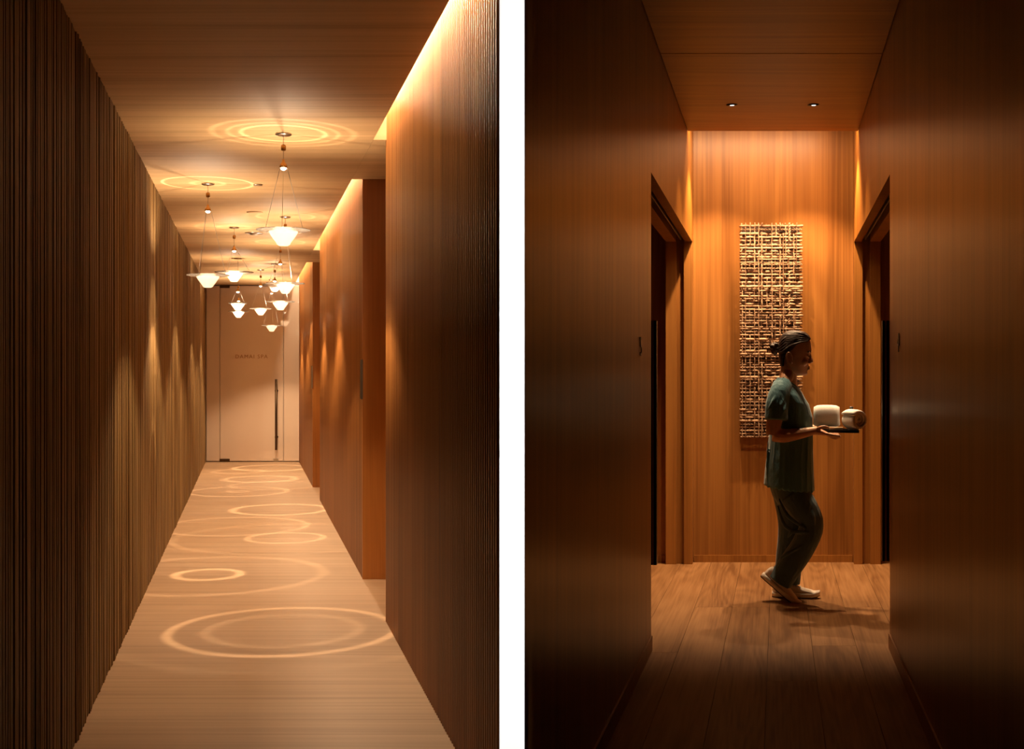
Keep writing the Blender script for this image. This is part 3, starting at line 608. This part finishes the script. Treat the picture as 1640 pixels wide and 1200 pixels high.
# tunic
tu = slices([(1246, 605.5, 1274, 617.5, .070), (1243, 607.5, 1279, 621, .098), (1239, 612, 1283, 627, .145), (1235.5, 621, 1288, 637, .178), (1234, 636, 1295, 648, .184), (1233.5, 660, 1300, 667, .176), (1233, 690, 1301, 692, .166),
             (1230, 720, 1301, 722, .17), (1226, 752, 1302, 756, .18), (1224, 777, 1303.5, 785.5, .186)], 40, sq=.92)
for s_ in (-1, 1):
    add(tu, limb([q3(1256, 616, s_ * .11), q3(1250, 626, s_ * .165), q3(1245, 646, s_ * .195), q3(1244.2, 671, s_ * .207)], [.052, .060, .066, .069], 20))
rf = random.Random(9)
for i in range(9):                                            # soft folds falling from chest and under the arm
    px = 1232 + i * 8.3; w0 = math.sqrt(max(.02, 1 - ((px - 1265) / 39.0) ** 2)) * .176
    for s_ in (-1, 1):
        add(tu, tube(catmull([q3(px + rf.uniform(-4, 4), rf.uniform(690, 715), s_ * (w0 - .010)), q3(px + rf.uniform(-3, 3), 740, s_ * w0), q3(px, 779 + (px - 1224) * .1, s_ * (w0 + .006))], 4), interp([.003, .008, .010], 4), 8))
for (a_, b_, c_) in (((1249, 622), (1240, 640), (1233, 652)), ((1256, 628), (1252, 646), (1240, 660)), ((1258, 640), (1256, 655), (1248, 666))):
    add(tu, tube(catmull([q3(*a_, -.214), q3(*b_, -.252), q3(*c_, -.258)], 4), interp([.006, .010, .004], 4), 8))
to_ = remesh(obj('tunic', tu, M['tunic'], pe, True), .0045, 6); tag(to_, 'teal short sleeved tunic with open collar')
obj('collar_band', add(tube(catmull([q3(1246, 605.5, -.0), q3(1253, 608, -.055), q3(1266, 613, -.066), q3(1277, 622, -.045), q3(1285, 636, -.016), q3(1288, 640, 0)], 5), .006, 8, None, 1.0),
    tube(catmull([q3(1246, 605.5, .0), q3(1253, 608, .055), q3(1266, 613, .066), q3(1277, 622, .045), q3(1285, 636, .016), q3(1288, 640, 0)], 5), .006, 8)), M['tunic'], pe, True)
# trousers
tr = slices([(1231, 760, 1297, 765, .16), (1233, 780, 1299, 785, .165), (1238, 796, 1298, 798, .16), (1246, 808, 1290, 808, .13)], 30)
add(tr, limb([q3(1270, 788, -.082), q3(1286, 812, -.09), q3(1298, 838, -.09), q3(1286, 870, -.085), q3(1266, 902, -.08), q3(1248, 929, -.076)], [.098, .090, .072, .074, .076, .076], 20))
add(tr, limb([q3(1262, 788, .085), q3(1269, 825, .086), q3(1270, 856, .082), q3(1264, 900, .08), q3(1261, 938, .076)], [.098, .095, .092, .082, .076], 20))
for (a_, b_, c_) in (((1248, 795), (1262, 822), (1290, 842)), ((1246, 806), (1258, 838), (1284, 850)), ((1262, 856), (1270, 846), (1296, 848)), ((1250, 890), (1262, 880), (1284, 868)), ((1296, 806), (1300, 822), (1302, 838))):
    add(tr, tube(catmull([q3(*a_, -.150), q3(*b_, -.165), q3(*c_, -.155)], 4), interp([.006, .014, .006], 4), 8))
tag(remesh(obj('trousers', tr, M['trouser'], pe, True), .0045, 3), 'loose charcoal trousers')
# shoes
def shoe(loc, pitch, label):
    s = bmesh.new(); rs = []; n = 18
    for (x, top, hw) in ((-.062, .050, .018), (-.055, .078, .030), (-.035, .088, .036), (.0, .090, .037), (.03, .082, .037), (.065, .066, .040), (.10, .054, .045), (.14, .046, .046), (.17, .039, .041), (.192, .031, .030), (.203, .022, .014)):
        rs.append([Vector((x, hw * math.copysign(abs(math.cos(2 * PI * i / n)) ** .75, math.cos(2 * PI * i / n)), .012 + (top - .012) * (.5 + .5 * math.copysign(abs(math.sin(2 * PI * i / n)) ** .8, math.sin(2 * PI * i / n))))) for i in range(n)])
    rings(s, rs); o = obj('shoe', s, M['shoe'], pe, True); o.location = loc; o.rotation_euler = (0, pitch, 0); o.scale = (1.06, 1.05, 1.18); tag(o, label)
    sub = o.modifiers.new('sub', 'SUBSURF'); sub.levels = 1; sub.render_levels = 2
    def outline(z0, z1, gr, nm, mat):
        pts = []
        for (x, hw) in ((-.066, .012), (-.060, .028), (-.035, .039), (.0, .040), (.035, .040), (.075, .044), (.12, .049), (.16, .046), (.19, .035), (.206, .016)): pts.append((x, hw + gr))
        lo = [(x, y) for x, y in pts] + [(x, -y) for x, y in pts[::-1]]
        sb = bmesh.new(); rings(sb, [[Vector((x, y, z + (.012 * max(0, (x - .13) / .07) ** 2))) for x, y in lo] for z in (z0, (z0 + z1) / 2, z1)]); return obj(nm, sb, mat, o, True)
    outline(.005, .026, .001, 'midsole', M['sole']); outline(0, .006, -.002, 'outsole', M['treads'])
    for i in range(4): obj('lace', tube(catmull([(.035 + .02 * i, -.028, .068 - .006 * i), (.037 + .02 * i, 0, .084 - .0075 * i), (.035 + .02 * i, .028, .068 - .006 * i)], 4), .003, 6), M['sole'], o, True)
    return o
shoe(q3(1255, 960, .075), 0, 'off-white knit sneaker planted flat')
shoe(q3(1233, 933, -.075), math.radians(40), 'off-white knit sneaker with heel lifted')

# ------------------------------------------------------------------ tray, towels, bottle
def wl_(px, py, y): return Matrix.Rotation(TURN, 3, 'Z') @ q3(px, py, y) + pe.location
tr_ = empty('tray', wl_(1340, 690.5, 0), (0, 0, TURN)); tag(tr_, 'black rectangular serving tray held at waist height', 'tray')
xh = 30.5 / 261; obj('tray_base', box(-xh, xh, -.108, .108, -.003, .005, bevel=.002), M['black'], tr_)
for a_ in ((-xh, -xh + .008, -.108, .108), (xh - .008, xh, -.108, .108), (-xh + .008, xh - .008, -.108, -.100), (-xh + .008, xh - .008, .100, .108)): obj('rim', box(*a_, .005, .014), M['black'], tr_)
def towel_roll(px, py, y, r, L, rot, label, turns=3.2, rnd=.12):
    t = empty('rolled_towel', wl_(px, py, y), (rot[0], rot[1], rot[2] + TURN)); tag(t, label, 'towel', 'rolled towels on the tray')
    th = r / (turns + .4); n = int(turns * 26); outer = []; inner = []
    for i in range(n + 1):
        a = i / 26 * 2 * PI; rad = th * .35 + th * (i / 26); wob = 1 + .03 * math.sin(a * 1.3)
        outer.append((rad * wob + th * .49, a)); inner.append((rad * wob - th * .47, a))
    bm = bmesh.new(); rs = []
    for k_ in range(9):
        f = k_ / 8 * 2 - 1; x = f * L / 2; sc = 1 - rnd * abs(f) ** 4
        ring = [Vector((x - (.016 * (1 - q / n)) * (1 if f > 0 else -1) * (abs(f) ** 8), rr_ * sc * math.cos(a), rr_ * sc * math.sin(a))) for q, (rr_, a) in enumerate(outer)] + [Vector((x - .012 * (1 - q / n) * (1 if f > 0 else -1) * (abs(f) ** 8), rr_ * sc * math.cos(a), rr_ * sc * math.sin(a))) for q, (rr_, a) in reversed(list(enumerate(inner)))]
        rs.append(ring)
    vs_ = [[bm.verts.new(p) for p in r_] for r_ in rs]; m = len(rs[0])
    for a, b_ in zip(vs_, vs_[1:]):
        for i in range(m): bm.faces.new((a[i], a[(i + 1) % m], b_[(i + 1) % m], b_[i]))
    for vv in (vs_[0], vs_[-1]):
        for i in range(n): bm.faces.new((vv[i], vv[i + 1], vv[m - 2 - i], vv[m - 1 - i]))
    obj('terry_spiral', bm, M['towel'], t, True)
    ed = bmesh.new(); tube([(-L / 2 * .96, 0, 0), (L / 2 * .96, 0, 0)], th * .3, 8, ed); obj('terry_core', ed, M['towel'], t, True); return t
towel_roll(1322.5, 665.6, .045, .066, .158, (3.7, 0, -.06), 'larger white rolled towel next to the tunic', rnd=.2)
towel_roll(1363, 671.4, -.045, .060, .12, (1.3, .0, -.98), 'white rolled towel with spiral end at the tray front')
bh = obj('bamboo_stick', tube([wl_(1325, 684.2, -.092), wl_(1346, 684.4, -.088)], .0085, 10), M['bamboo_light'], smooth=True); tag(bh, 'pale bamboo stick lying across the tray before the towels', 'stick')
bt = empty('bottle', wl_(1361, 688.6, .080)); tag(bt, 'small grey capped bottle behind the rolled towels', 'bottle')
obj('bottle_body', lathe([(0, 0), (.018, 0), (.019, .004), (.019, .095), (.010, .112), (.009, .118), (0, .118)], 18), M['bottle'], bt, True)
obj('bottle_cap', lathe([(0, .116), (.011, .116), (.011, .140), (.009, .143), (0, .143)], 16), M['bottle'], bt, True)
